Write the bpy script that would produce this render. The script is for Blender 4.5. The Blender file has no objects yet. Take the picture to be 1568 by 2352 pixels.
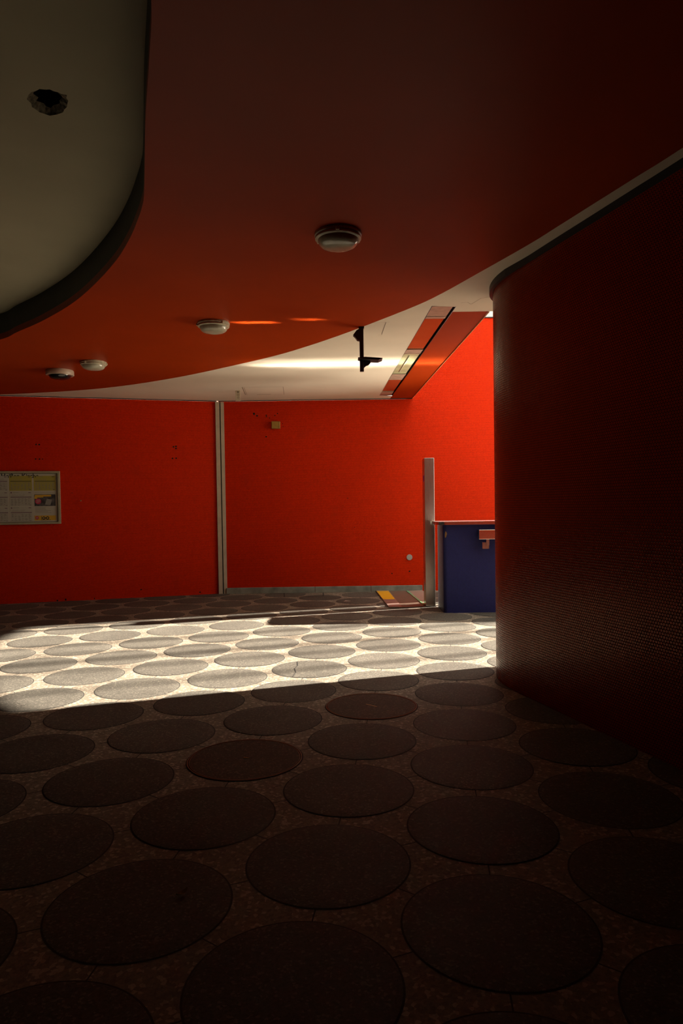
import bpy, bmesh, math, random
from mathutils import Vector, Matrix
random.seed(7)
sc = bpy.context.scene
PI = math.pi

# ------------------------------------------------------------------ camera
cam_d = bpy.data.cameras.new('camera')
cam = bpy.data.objects.new('camera', cam_d)
sc.collection.objects.link(cam)
cam_d.sensor_fit = 'VERTICAL'
cam_d.sensor_height = 36.0
cam_d.lens = 36.0 * 1599.69 / 2352.0
cam_d.shift_y = (1202.489 - 1176.0) / 2352.0
cam_d.clip_start = 0.05
PITCH, ROLL = 0.0247, 0.0147
cam.matrix_world = (Matrix.Translation((0, 0, 1.3)) @ Matrix.Rotation(PI / 2 - PITCH, 4, 'X')
                    @ Matrix.Rotation(-ROLL, 4, 'Z'))
sc.camera = cam

# ------------------------------------------------------------------ exposure
vs = sc.view_settings
vs.view_transform = 'Standard'
vs.look = 'None'
vs.exposure = -0.3
vs.gamma = 1.0
vs.use_curve_mapping = False
sc.cycles.use_denoising = True
sc.cycles.max_bounces = 10
sc.cycles.diffuse_bounces = 3
sc.cycles.glossy_bounces = 5
sc.cycles.caustics_reflective = False
sc.cycles.caustics_refractive = False
sc.cycles.sample_clamp_indirect = 6.0

# ------------------------------------------------------------------ sky
SKY = 4.8
w = bpy.data.worlds.new('sky')
sc.world = w
w.use_nodes = True
bg = w.node_tree.nodes['Background']
bg.inputs[0].default_value = (1.0, 0.93, 0.80, 1)
bg.inputs[1].default_value = SKY

# ------------------------------------------------------------------ sun
SUN = 50.0
ELEV = math.radians(27.5)
HD = Vector((-0.9522, -0.3054, 0))
SD = Vector((HD.x * math.cos(ELEV), HD.y * math.cos(ELEV), -math.sin(ELEV)))
sl = bpy.data.lights.new('sun', 'SUN')
sl.energy = SUN
sl.angle = math.radians(0.9)
sl.color = (1.0, 0.89, 0.75)
so = bpy.data.objects.new('sun', sl)
sc.collection.objects.link(so)
so.rotation_euler = SD.to_track_quat('-Z', 'Y').to_euler()
so.location = (10, 8, 8)

# sky portals: the open shaft above the entrance and the entrance itself
def area(name, loc, direction, sx, sy, energy, color=(1, 1, 1), spread=180, portal=False, roll=0):
    l = bpy.data.lights.new(name, 'AREA')
    l.shape = 'RECTANGLE'
    l.size, l.size_y = sx, sy
    l.energy = energy
    l.color = color
    l.spread = math.radians(spread)
    l.cycles.is_portal = portal
    o = bpy.data.objects.new(name, l)
    sc.collection.objects.link(o)
    q = Vector(direction).to_track_quat('-Z', 'Y')
    o.rotation_euler = (q.to_matrix() @ Matrix.Rotation(roll, 3, 'Z')).to_euler()
    o.location = loc
    return o
area('portal_shaft', (2.7, 8.3, 6.9), (0, 0, -1), 3.0, 4.8, 1, portal=True)
area('portal_entrance', (4.25, 8.35, 2.1), (-1, 0, 0), 4.0, 4.2, 1, portal=True)

# added lamps imitating sunlight thrown up to the ceiling by the steel counter top
GL = 3.5
UP = Vector((SD.x, SD.y, -SD.z))
def glint(name, x, y, z, sx, sy, e, spread, col=(1.0, 0.9, 0.72)):
    o = area(name, (x, y, z), UP, sx, sy, e * GL, col, spread)
    # long side stays along X: build the frame by hand
    zax = -UP.normalized()
    xax = Vector((1, 0, 0)); xax = (xax - zax * xax.dot(zax)).normalized()
    yax = zax.cross(xax)
    o.rotation_euler = Matrix((xax, yax, zax)).transposed().to_euler()
    return o
glint('counter_glint_lamp_wide', 3.70, 8.95, 1.13, 1.3, 0.26, 2.4, 7)
glint('ceiling_fill_lamp', 3.0, 8.9, 1.13, 1.6, 0.40, 10, 75)  # fill lamp added to brighten the white ceiling
glint('counter_glint_lamp_core', 3.7, 9.02, 1.13, 1.5, 0.05, 0.8, 2.5)
glint('ceiling_streak_lamp', 2.45, 7.14, 1.18, 0.16, 0.02, 0.14, 1.6)  # stands clear of the counter, added for the orange ceiling streak
glint('ceiling_streak_lamp_faint', 2.92, 7.07, 1.18, 0.10, 0.02, 0.05, 1.6)

# ------------------------------------------------------------------ helpers
C = sc.collection
CEIL = 2.915

def setup(o, label=None, cat=None, kind=None, group=None):
    if label: o['label'] = label
    if cat: o['category'] = cat
    if kind: o['kind'] = kind
    if group: o['group'] = group
    return o

def empty(name, loc, rz=0.0, **k):
    o = bpy.data.objects.new(name, None)
    o.empty_display_size = 0.1
    C.objects.link(o)
    o.location = loc
    o.rotation_euler = (0, 0, rz)
    return setup(o, **k)

def link(name, bm, mats, parent=None, smooth=False, loc=None, rz=0.0, angle=None, **k):
    me = bpy.data.meshes.new(name)
    if angle is None:
        for f in bm.faces: f.smooth = smooth
    bmesh.ops.recalc_face_normals(bm, faces=bm.faces) if not k.pop('keep', False) else None
    bm.to_mesh(me); bm.free()
    for m in (mats if isinstance(mats, (list, tuple)) else [mats]):
        me.materials.append(m)
    if angle is not None:
        me.shade_smooth()
        try: me.set_sharp_from_angle(angle=math.radians(angle))
        except Exception: pass
    o = bpy.data.objects.new(name, me)
    C.objects.link(o)
    if parent: o.parent = parent
    if loc: o.location = loc
    if rz: o.rotation_euler = (0, 0, rz)
    return setup(o, **k)

def box(bm, x0, x1, y0, y1, z0, z1, mi=0, bevel=0.0, seg=2):
    vs_ = [bm.verts.new((x, y, z)) for z in (z0, z1) for y in (y0, y1) for x in (x0, x1)]
    fs = []
    for idx in ((0, 2, 3, 1), (4, 5, 7, 6), (0, 1, 5, 4), (2, 6, 7, 3), (0, 4, 6, 2), (1, 3, 7, 5)):
        f = bm.faces.new([vs_[i] for i in idx]); f.material_index = mi; fs.append(f)
    if bevel > 0:
        es = list({e for f in fs for e in f.edges})
        r = bmesh.ops.bevel(bm, geom=es, offset=bevel, segments=seg, affect='EDGES', profile=0.5)
        for f in r['faces']: f.material_index = mi
    return fs

def lathe(bm, prof, n=48, mi=0, cx=0, cy=0):
    rings = []
    for r, z in prof:
        if r < 1e-6:
            rings.append([bm.verts.new((cx, cy, z))])
        else:
            rings.append([bm.verts.new((cx + r * math.cos(2 * PI * i / n), cy + r * math.sin(2 * PI * i / n), z)) for i in range(n)])
    for a, b in zip(rings, rings[1:]):
        for i in range(n):
            j = (i + 1) % n
            if len(a) == 1 and len(b) == 1: continue
            if len(a) == 1: f = bm.faces.new((a[0], b[i], b[j]))
            elif len(b) == 1: f = bm.faces.new((a[i], a[j], b[0]))
            else: f = bm.faces.new((a[i], a[j], b[j], b[i]))
            f.material_index = mi

def tube(bm, p0, p1, r, n=12, mi=0):
    p0, p1 = Vector(p0), Vector(p1)
    d = (p1 - p0).normalized()
    a = d.orthogonal().normalized(); b = d.cross(a)
    A = [bm.verts.new(p0 + (a * math.cos(2 * PI * i / n) + b * math.sin(2 * PI * i / n)) * r) for i in range(n)]
    B = [bm.verts.new(p1 + (a * math.cos(2 * PI * i / n) + b * math.sin(2 * PI * i / n)) * r) for i in range(n)]
    for i in range(n):
        j = (i + 1) % n
        bm.faces.new((A[i], A[j], B[j], B[i])).material_index = mi
    bm.faces.new(A[::-1]).material_index = mi
    bm.faces.new(B).material_index = mi

def prism(bm, pts, z0, z1, mi=0, top=True, bottom=True):
    a = [bm.verts.new((x, y, z0)) for x, y in pts]
    b = [bm.verts.new((x, y, z1)) for x, y in pts]
    n = len(pts)
    for i in range(n):
        bm.faces.new((a[i], a[(i + 1) % n], b[(i + 1) % n], b[i])).material_index = mi
    if bottom: bm.faces.new(a[::-1]).material_index = mi
    if top: bm.faces.new(b).material_index = mi

def fill(bm, loops, z, mi=0):
    es = []
    for lp in loops:
        v = [bm.verts.new((x, y, z)) for x, y in lp]
        for i in range(len(v)): es.append(bm.edges.new((v[i], v[(i + 1) % len(v)])))
    r = bmesh.ops.triangle_fill(bm, use_beauty=True, use_dissolve=False, edges=es)
    for g in r['geom']:
        if isinstance(g, bmesh.types.BMFace):
            g.material_index = mi
            if g.normal.z > 0: g.normal_flip()

def wall_strip(bm, pts, z0, z1, mi=0, u0=0.0, nz=1, flip=False):
    """vertical wall along a plan polyline, UV in metres"""
    uv = bm.loops.layers.uv.verify()
    u = u0
    zs = [z0 + (z1 - z0) * k / nz for k in range(nz + 1)]
    cols = []
    us = []
    for i, p in enumerate(pts):
        if i: u += (Vector(p) - Vector(pts[i - 1])).length
        us.append(u)
        cols.append([bm.verts.new((p[0], p[1], z)) for z in zs])
    for i in range(len(pts) - 1):
        for k in range(nz):
            vv = [cols[i][k], cols[i + 1][k], cols[i + 1][k + 1], cols[i][k + 1]]
            uu = [(us[i], zs[k]), (us[i + 1], zs[k]), (us[i + 1], zs[k + 1]), (us[i], zs[k + 1])]
            if flip: vv.reverse(); uu.reverse()
            f = bm.faces.new(vv); f.material_index = mi
            for l, q in zip(f.loops, uu): l[uv].uv = q

def catmull(pts, n=10):
    out = []
    P = [pts[0]] + list(pts) + [pts[-1]]
    for i in range(1, len(P) - 2):
        a, b, c, d = (Vector(P[i + k - 1]) for k in range(4))
        for j in range(n):
            t = j / n
            q = 0.5 * ((2 * b) + (c - a) * t + (2 * a - 5 * b + 4 * c - d) * t * t + (3 * b - a - 3 * c + d) * t ** 3)
            out.append((q.x, q.y))
    out.append(tuple(pts[-1]))
    return out

# ------------------------------------------------------------------ materials
def newmat(name):
    m = bpy.data.materials.new(name); m.use_nodes = True
    nt = m.node_tree
    return m, nt, nt.nodes['Principled BSDF']

def N(nt, t, **k):
    n = nt.nodes.new(t)
    for a, b in k.items(): setattr(n, a, b)
    return n

def plain(name, col, rough=0.5, metal=0.0, noise=0.0, nscale=20.0, spec=0.5, bump=0.0, coat=0.0):
    m, nt, b = newmat(name)
    b.inputs['Base Color'].default_value = (*col, 1)
    b.inputs['Roughness'].default_value = rough
    b.inputs['Metallic'].default_value = metal
    b.inputs['Specular IOR Level'].default_value = spec
    b.inputs['Coat Weight'].default_value = coat
    if noise or bump:
        tc = N(nt, 'ShaderNodeTexCoord'); nz = N(nt, 'ShaderNodeTexNoise')
        nz.inputs['Scale'].default_value = nscale; nz.inputs['Detail'].default_value = 5
        nt.links.new(tc.outputs['Object'], nz.inputs['Vector'])
        if noise:
            r = N(nt, 'ShaderNodeValToRGB')
            r.color_ramp.elements[0].position = 0.3; r.color_ramp.elements[1].position = 0.7
            r.color_ramp.elements[0].color = (*[c * (1 - noise) for c in col], 1)
            r.color_ramp.elements[1].color = (*[min(1, c * (1 + noise * 0.5)) for c in col], 1)
            nt.links.new(nz.outputs['Fac'], r.inputs['Fac'])
            nt.links.new(r.outputs['Color'], b.inputs['Base Color'])
        if bump:
            bp = N(nt, 'ShaderNodeBump'); bp.inputs['Strength'].default_value = bump
            bp.inputs['Distance'].default_value = 0.01
            nt.links.new(nz.outputs['Fac'], bp.inputs['Height'])
            nt.links.new(bp.outputs['Normal'], b.inputs['Normal'])
    return m

def mosaic(name, col, grout, pitch=0.0185, rough=0.28, spec=0.5, dirt=0.35, vary=0.12, bump=0.6, tint=(1, 1, 1)):
    """penny-round mosaic laid in a hexagonal lattice, UV in metres"""
    m, nt, b = newmat(name)
    L = nt.links.new
    uv = N(nt, 'ShaderNodeUVMap')
    sc_ = N(nt, 'ShaderNodeVectorMath', operation='SCALE'); sc_.inputs['Scale'].default_value = 1.0 / pitch
    L(uv.outputs[0], sc_.inputs[0])
    sh = N(nt, 'ShaderNodeVectorMath', operation='ADD'); sh.inputs[1].default_value = (400.0, 692.82, 0)
    L(sc_.outputs[0], sh.inputs[0])
    def lat(off):
        a = N(nt, 'ShaderNodeVectorMath', operation='ADD'); a.inputs[1].default_value = off
        L(sh.outputs[0], a.inputs[0])
        md = N(nt, 'ShaderNodeVectorMath', operation='MODULO'); md.inputs[1].default_value = (1.0, 1.7320508, 1.0)
        L(a.outputs[0], md.inputs[0])
        sb = N(nt, 'ShaderNodeVectorMath', operation='SUBTRACT'); sb.inputs[1].default_value = (0.5, 0.8660254, 0.0)
        L(md.outputs[0], sb.inputs[0])
        mz = N(nt, 'ShaderNodeVectorMath', operation='MULTIPLY'); mz.inputs[1].default_value = (1, 1, 0)
        L(sb.outputs[0], mz.inputs[0])
        ln = N(nt, 'ShaderNodeVectorMath', operation='LENGTH'); L(mz.outputs[0], ln.inputs[0])
        return ln.outputs['Value']
    mn = N(nt, 'ShaderNodeMath', operation='MINIMUM')
    L(lat((0, 0, 0)), mn.inputs[0]); L(lat((0.5, 0.8660254, 0)), mn.inputs[1])
    mask = N(nt, 'ShaderNodeMapRange'); mask.interpolation_type = 'SMOOTHSTEP'
    mask.inputs['From Min'].default_value = 0.40; mask.inputs['From Max'].default_value = 0.49
    mask.inputs['To Min'].default_value = 1.0; mask.inputs['To Max'].default_value = 0.0
    L(mn.outputs[0], mask.inputs['Value'])
    # tile to tile variation and grime
    v = N(nt, 'ShaderNodeTexVoronoi'); v.inputs['Scale'].default_value = 1.0
    L(sc_.outputs[0], v.inputs['Vector'])
    nz = N(nt, 'ShaderNodeTexNoise'); nz.inputs['Scale'].default_value = 2.6; nz.inputs['Detail'].default_value = 8
    nz.inputs['Roughness'].default_value = 0.65
    L(uv.outputs[0], nz.inputs['Vector'])
    gr = N(nt, 'ShaderNodeMapRange')
    gr.inputs['From Min'].default_value = 0.58; gr.inputs['From Max'].default_value = 0.85
    gr.inputs['To Min'].default_value = 0.0; gr.inputs['To Max'].default_value = dirt
    L(nz.outputs['Fac'], gr.inputs['Value'])
    hv = N(nt, 'ShaderNodeHueSaturation'); hv.inputs['Color'].default_value = (*col, 1)
    vr = N(nt, 'ShaderNodeMapRange'); vr.inputs['To Min'].default_value = 1 - vary; vr.inputs['To Max'].default_value = 1 + vary
    L(v.outputs['Color'], vr.inputs['Value'])
    L(vr.outputs[0], hv.inputs['Value'])
    mg = N(nt, 'ShaderNodeMix', data_type='RGBA')
    L(gr.outputs[0], mg.inputs['Factor']); L(hv.outputs[0], mg.inputs['A'])
    mg.inputs['B'].default_value = (col[0] * 0.45 + 0.03, col[1] * 0.6 + 0.02, col[2] * 0.6 + 0.015, 1)
    mx = N(nt, 'ShaderNodeMix', data_type='RGBA')
    L(mask.outputs[0], mx.inputs['Factor']); mx.inputs['A'].default_value = (*grout, 1)
    L(mg.outputs['Result'], mx.inputs['B'])
    L(mx.outputs['Result'], b.inputs['Base Color'])
    rr = N(nt, 'ShaderNodeMapRange'); rr.inputs['To Min'].default_value = 0.9; rr.inputs['To Max'].default_value = rough
    L(mask.outputs[0], rr.inputs['Value']); L(rr.outputs[0], b.inputs['Roughness'])
    b.inputs['Specular IOR Level'].default_value = spec
    b.inputs['Specular Tint'].default_value = (*tint, 1)
    # cushion-shaped tiles
    hh = N(nt, 'ShaderNodeMapRange'); hh.interpolation_type = 'SMOOTHSTEP'
    hh.inputs['From Min'].default_value = 0.25; hh.inputs['From Max'].default_value = 0.5
    hh.inputs['To Min'].default_value = 1.0; hh.inputs['To Max'].default_value = 0.0
    L(mn.outputs[0], hh.inputs['Value'])
    bp = N(nt, 'ShaderNodeBump'); bp.inputs['Strength'].default_value = bump; bp.inputs['Distance'].default_value = 0.0015
    L(hh.outputs[0], bp.inputs['Height']); L(bp.outputs['Normal'], b.inputs['Normal'])
    return m

def terrazzo(name, col, chip, chipf=0.12, scale=90.0, rough=0.5, spec=0.4, attr=None, blotch=0.2, bump=0.15):
    m, nt, b = newmat(name)
    L = nt.links.new
    tc = N(nt, 'ShaderNodeTexCoord')
    v = N(nt, 'ShaderNodeTexVoronoi'); v.inputs['Scale'].default_value = scale
    L(tc.outputs['Object'], v.inputs['Vector'])
    v2 = N(nt, 'ShaderNodeTexVoronoi'); v2.inputs['Scale'].default_value = scale * 2.3
    L(tc.outputs['Object'], v2.inputs['Vector'])
    sep = N(nt, 'ShaderNodeSeparateColor'); L(v.outputs['Color'], sep.inputs[0])
    r = N(nt, 'ShaderNodeValToRGB'); r.color_ramp.interpolation = 'CONSTANT'
    e = r.color_ramp.elements
    e[0].position = 0; e[0].color = (*[c * 0.80 for c in col], 1)
    e[1].position = 0.25; e[1].color = (*col, 1)
    x = r.color_ramp.elements.new(0.6); x.color = (*[c * 1.12 for c in col], 1)
    x = r.color_ramp.elements.new(1 - chipf); x.color = (*chip, 1)
    L(sep.outputs[0], r.inputs['Fac'])
    mx = N(nt, 'ShaderNodeMix', data_type='RGBA'); mx.blend_type = 'MULTIPLY'
    sep2 = N(nt, 'ShaderNodeMapRange'); sep2.inputs['To Min'].default_value = 0.75; sep2.inputs['To Max'].default_value = 1.15
    L(v2.outputs['Color'], sep2.inputs['Value'])
    mx.inputs['Factor'].default_value = 1.0
    L(r.outputs['Color'], mx.inputs['A']); L(sep2.outputs[0], mx.inputs['B'])
    nz = N(nt, 'ShaderNodeTexNoise'); nz.inputs['Scale'].default_value = 1.7; nz.inputs['Detail'].default_value = 6
    L(tc.outputs['Object'], nz.inputs['Vector'])
    bl = N(nt, 'ShaderNodeMapRange'); bl.inputs['From Min'].default_value = 0.3; bl.inputs['From Max'].default_value = 0.7
    bl.inputs['To Min'].default_value = 1 - blotch; bl.inputs['To Max'].default_value = 1 + blotch * 0.5
    L(nz.outputs['Fac'], bl.inputs['Value'])
    m2 = N(nt, 'ShaderNodeMix', data_type='RGBA'); m2.blend_type = 'MULTIPLY'; m2.inputs['Factor'].default_value = 1
    L(mx.outputs['Result'], m2.inputs['A']); L(bl.outputs[0], m2.inputs['B'])
    out = m2.outputs['Result']
    if attr:
        at = N(nt, 'ShaderNodeAttribute'); at.attribute_name = attr
        m3 = N(nt, 'ShaderNodeMix', data_type='RGBA'); m3.blend_type = 'MULTIPLY'; m3.inputs['Factor'].default_value = 1
        L(out, m3.inputs['A']); L(at.outputs['Fac'], m3.inputs['B']); out = m3.outputs['Result']
    L(out, b.inputs['Base Color'])
    b.inputs['Roughness'].default_value = rough
    b.inputs['Specular IOR Level'].default_value = spec
    bp = N(nt, 'ShaderNodeBump'); bp.inputs['Strength'].default_value = bump; bp.inputs['Distance'].default_value = 0.002
    L(v.outputs['Distance'], bp.inputs['Height']); L(bp.outputs['Normal'], b.inputs['Normal'])
    return m

def brushed(name, col, rough=0.25, scale=(300, 300, 4), bump=0.08):
    m, nt, b = newmat(name)
    L = nt.links.new
    b.inputs['Base Color'].default_value = (*col, 1)
    b.inputs['Metallic'].default_value = 1.0
    tc = N(nt, 'ShaderNodeTexCoord'); mp = N(nt, 'ShaderNodeMapping'); mp.inputs['Scale'].default_value = scale
    nz = N(nt, 'ShaderNodeTexNoise'); nz.inputs['Scale'].default_value = 1.0; nz.inputs['Detail'].default_value = 3
    L(tc.outputs['Object'], mp.inputs[0]); L(mp.outputs[0], nz.inputs['Vector'])
    rr = N(nt, 'ShaderNodeMapRange'); rr.inputs['To Min'].default_value = rough * 0.7; rr.inputs['To Max'].default_value = rough * 1.3
    L(nz.outputs['Fac'], rr.inputs['Value']); L(rr.outputs[0], b.inputs['Roughness'])
    bp = N(nt, 'ShaderNodeBump'); bp.inputs['Strength'].default_value = bump; bp.inputs['Distance'].default_value = 0.001
    L(nz.outputs['Fac'], bp.inputs['Height']); L(bp.outputs['Normal'], b.inputs['Normal'])
    return m

RED = (0.68, 0.026, 0.0015)
M_red = mosaic('red_mosaic', RED, (0.13, 0.010, 0.003), rough=0.34, spec=0.07, dirt=0.4)
M_redshade = mosaic('red_mosaic_shaded', (0.34, 0.024, 0.0015), (0.010, 0.004, 0.002), rough=0.20, spec=0.22, dirt=0.5, bump=0.32, tint=(1.0, 0.55, 0.2))  # darker copy of the red tile: shade and warm sheen in its colour
M_blue = mosaic('blue_mosaic', (0.022, 0.028, 0.135), (0.009, 0.010, 0.040), rough=0.32, spec=0.25, dirt=0.3)
M_ceilred = plain('red_ceiling_paint', (0.33, 0.033, 0.002), rough=0.45, noise=0.10, nscale=1.6, spec=0.15)
M_white = plain('off_white_plaster', (0.76, 0.68, 0.55), rough=0.6, noise=0.10, nscale=1.3, spec=0.3, bump=0.02)
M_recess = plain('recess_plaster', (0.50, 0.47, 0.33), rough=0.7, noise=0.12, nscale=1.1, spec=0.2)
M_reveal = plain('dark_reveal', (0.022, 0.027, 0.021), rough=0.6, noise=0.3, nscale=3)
M_black = plain('black_paint', (0.006, 0.006, 0.007), rough=0.5)
M_hole = plain('hole_dark', (0.01, 0.009, 0.008), rough=1.0)
M_broken = plain('broken_plaster', (0.25, 0.22, 0.15), rough=1.0, noise=0.6, nscale=60, bump=0.6)
M_matrix = terrazzo('pale_exposed_aggregate', (0.215, 0.180, 0.138), (0.40, 0.35, 0.27), 0.14, 75.0, rough=0.7, spec=0.15)
M_disc = terrazzo('dark_terrazzo_disc', (0.095, 0.087, 0.073), (0.18, 0.16, 0.13), 0.10, 130.0, rough=0.62, spec=0.10, attr='tone', bump=0.08)
M_joint = plain('dark_joint', (0.018, 0.015, 0.012), rough=0.9)
M_concrete = plain('grey_concrete', (0.25, 0.245, 0.20), rough=0.8, noise=0.4, nscale=7, bump=0.1)
M_trim = plain('beige_painted_metal', (0.44, 0.34, 0.24), rough=0.45, noise=0.12, nscale=9)
M_steel = brushed('brushed_steel', (0.58, 0.55, 0.49), 0.30)
M_polish = brushed('polished_steel', (0.88, 0.84, 0.78), 0.22, (3, 3, 3), 0.15)
M_fascia = plain('pale_fascia', (0.72, 0.74, 0.74), rough=0.6, noise=0.1, nscale=3)
M_outer = plain('outer_render', (0.40, 0.36, 0.30), rough=0.9)

# ------------------------------------------------------------------ floor
OX, OY = 0.1767, 4.4959
E1 = Vector((0.6126, 0.2602))
SP = E1.length
E2 = Vector((math.cos(PI / 3) * E1.x - math.sin(PI / 3) * E1.y, math.sin(PI / 3) * E1.x + math.cos(PI / 3) * E1.y))
RD = 0.2984
def cell(i, j): return Vector((OX, OY)) + E1 * i + E2 * j
bm = bmesh.new()
tone = bm.verts.layers.float.new('tone')
box(bm, -12.4, 14, -4.4, 14, -0.3, 0.0, 0)
COVERS = {(0, 0), (-1, -1)}
counter_box = (1.215, 4.3, 8.33, 9.2)
n = 56
nd = 0
for i in range(-22, 16):
    for j in range(-18, 22):
        c = cell(i, j)
        if not (-8.5 < c.x < 6.5 and -2.5 < c.y < 10.9): continue
        if c.y > 10.56 and c.x > -1.5: continue
        nd += 1
        for k, ev in enumerate((E1, E2, E2 - E1)):      # joints to three neighbours
            d = ev.normalized(); s = d.orthogonal() if False else Vector((-d.y, d.x))
            a = c + d * (RD - 0.004); b = c + d * (SP - RD + 0.004)
            wd = 0.0026
            q = [bm.verts.new((*(p + s * sg * wd), 0.0006)) for p, sg in ((a, -1), (b, -1), (b, 1), (a, 1))]
            bm.faces.new(q).material_index = 2
        ring0 = [bm.verts.new((c.x + (RD + 0.003) * math.cos(2 * PI * k / n), c.y + (RD + 0.003) * math.sin(2 * PI * k / n), 0.0009)) for k in range(n)]
        bm.faces.new(ring0).material_index = 2
        if (i, j) in COVERS: continue
        tv = random.uniform(0.88, 1.14)
        tx, ty = random.gauss(0, 0.0006), random.gauss(0, 0.0006)
        dome = random.uniform(-0.0003, 0.0006)
        prev = None
        for rr in (1.0, 0.985, 0.8, 0.55, 0.28, 0.0):
            R_ = (RD - 0.0035) * rr
            zf = lambda x, y: 0.0018 + (0 if rr == 1.0 else 0.0007) + dome * (1 - rr * rr) + max(-0.0006, min(0.0012, tx * x / RD + ty * y / RD))
            if rr == 0.0:
                v = bm.verts.new((c.x, c.y, zf(0, 0))); v[tone] = tv
                for k in range(n): bm.faces.new((prev[k], prev[(k + 1) % n], v)).material_index = 1
            else:
                cur = []
                for k in range(n):
                    x, y = R_ * math.cos(2 * PI * k / n), R_ * math.sin(2 * PI * k / n)
                    v = bm.verts.new((c.x + x, c.y + y, zf(x, y))); v[tone] = tv; cur.append(v)
                if prev:
                    for k in range(n): bm.faces.new((prev[k], prev[(k + 1) % n], cur[(k + 1) % n], cur[k])).material_index = 1
                prev = cur
# crack across one disc
c = cell(-1, 2)
pts = [(-0.115, -0.27), (-0.10, -0.12), (-0.118, 0.0), (-0.10, 0.11), (-0.112, 0.26)]
for a, b in zip(pts, pts[1:]):
    q = [bm.verts.new((c.x + x, c.y + y, 0.0048)) for x, y in ((a[0] - .003, a[1]), (a[0] + .003, a[1]), (b[0] + .003, b[1]), (b[0] - .003, b[1]))]
    bm.faces.new(q).material_index = 2
# groove of an access frame at the wall
for x0, y0, x1, y1 in ((-0.88, 10.47, -0.84, 10.02), (-0.84, 10.02, -0.28, 10.05), (-0.28, 10.05, -0.29, 10.46)):
    d = Vector((x1 - x0, y1 - y0)).normalized(); s = Vector((-d.y, d.x)) * 0.008
    q = [bm.verts.new((*(Vector(p) + s * g), 0.0048)) for p, g in (((x0, y0), -1), ((x1, y1), -1), ((x1, y1), 1), ((x0, y0), 1))]
    bm.faces.new(q).material_index = 2
# saw cut in front of the counter
for (x0, y0, x1, y1) in ((1.53, 8.3, 2.4, 6.9), (0.40, 8.66, 1.15, 8.80)):
    d = Vector((x1 - x0, y1 - y0)).normalized(); s = Vector((-d.y, d.x)) * 0.005
    q = [bm.verts.new((*(Vector(p) + s * g), 0.0048)) for p, g in (((x0, y0), -1), ((x1, y1), -1), ((x1, y1), 1), ((x0, y0), 1))]
    bm.faces.new(q).material_index = 2
for f in bm.faces:
    if f.normal.z == 0: f.normal_update()
me = bpy.data.meshes.new('floor')
for f in bm.faces: f.smooth = (f.material_index == 1)
bm.normal_update()
for f in bm.faces:
    if f.material_index and f.normal.z < 0: f.normal_flip()
bm.to_mesh(me); bm.free()
for m in (M_matrix, M_disc, M_joint): me.materials.append(m)
floor = bpy.data.objects.new('floor', me); C.objects.link(floor)
setup(floor, kind='structure', label='floor of dark terrazzo discs set in pale exposed aggregate')

bm = bmesh.new()
box(bm, 4.32, 30, -12, 26, -0.02, 0.012)  # unseen pale ground added to bounce sunlight up to the ceiling
link('floor_outside', bm, plain('pale_paving', (0.50, 0.43, 0.33), rough=0.9), kind='structure')

# ------------------------------------------------------------------ ceiling
bcurve = catmull([(-5.5, 9.76), (-4.691, 9.669), (-4.124, 9.580), (-3.385, 9.389), (-2.707, 9.077), (-2.037, 8.64), (-1.531, 8.236),
                  (-0.741, 7.526), (-0.343, 7.081), (0.01, 6.618), (0.317, 6.169), (0.644, 5.656), (0.806, 5.332),
                  (0.960, 4.96), (1.185, 4.405), (1.285, 4.115), (1.385, 3.815), (1.489, 3.505), (1.586, 3.215), (1.88, 2.2),
                  (2.36, 0.6), (2.98, -1.5), (3.75, -4.2)], 5)
recess = catmull([(-0.35, 0.6), (-0.44, 1.4), (-0.51, 1.9), (-0.579, 2.251), (-0.661, 2.527), (-0.800, 2.97), (-0.978, 3.583), (-1.040, 3.761),
                  (-1.113, 3.93), (-1.24, 4.20), (-1.444, 4.571), (-1.755, 5.047), (-2.093, 5.50), (-2.515, 5.965),
                  (-2.893, 6.32), (-3.185, 6.594), (-3.9, 7.0), (-4.8, 7.1), (-5.6, 6.6), (-6.0, 5.6), (-6.0, 2.5),
                  (-5.4, 1.0), (-4.0, 0.2), (-2.0, 0.0), (-0.8, 0.1), (-0.35, 0.6)], 6)[:-1]
bm = bmesh.new()
red_loop = bcurve + [(-12.2, -4.2), (-12.2, 9.76)]
fill(bm, [red_loop, recess], CEIL, 1)
E_NEAR, E_FAR = (1.259, 5.876), (1.088, 10.7)
T = [(0.758, 5.698), (0.962, 5.733), (0.771, 10.289), (0.588, 10.232)]     # luminaire trough
white_loop = list(reversed(bcurve)) + [(-5.5, 10.8), (0.750, 10.8), (0.771, 10.289), (0.588, 10.232), (0.758, 5.698),
                                       (0.962, 5.733), (0.956, 5.876), E_NEAR, (4.4, 5.876), (4.4, -4.2)]
fill(bm, [white_loop], CEIL, 0)
fill(bm, [[(0.956, 5.876), E_NEAR, E_FAR, (1.085, 10.8), (0.750, 10.8), (0.771, 10.289)]], CEIL, 1)
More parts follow.
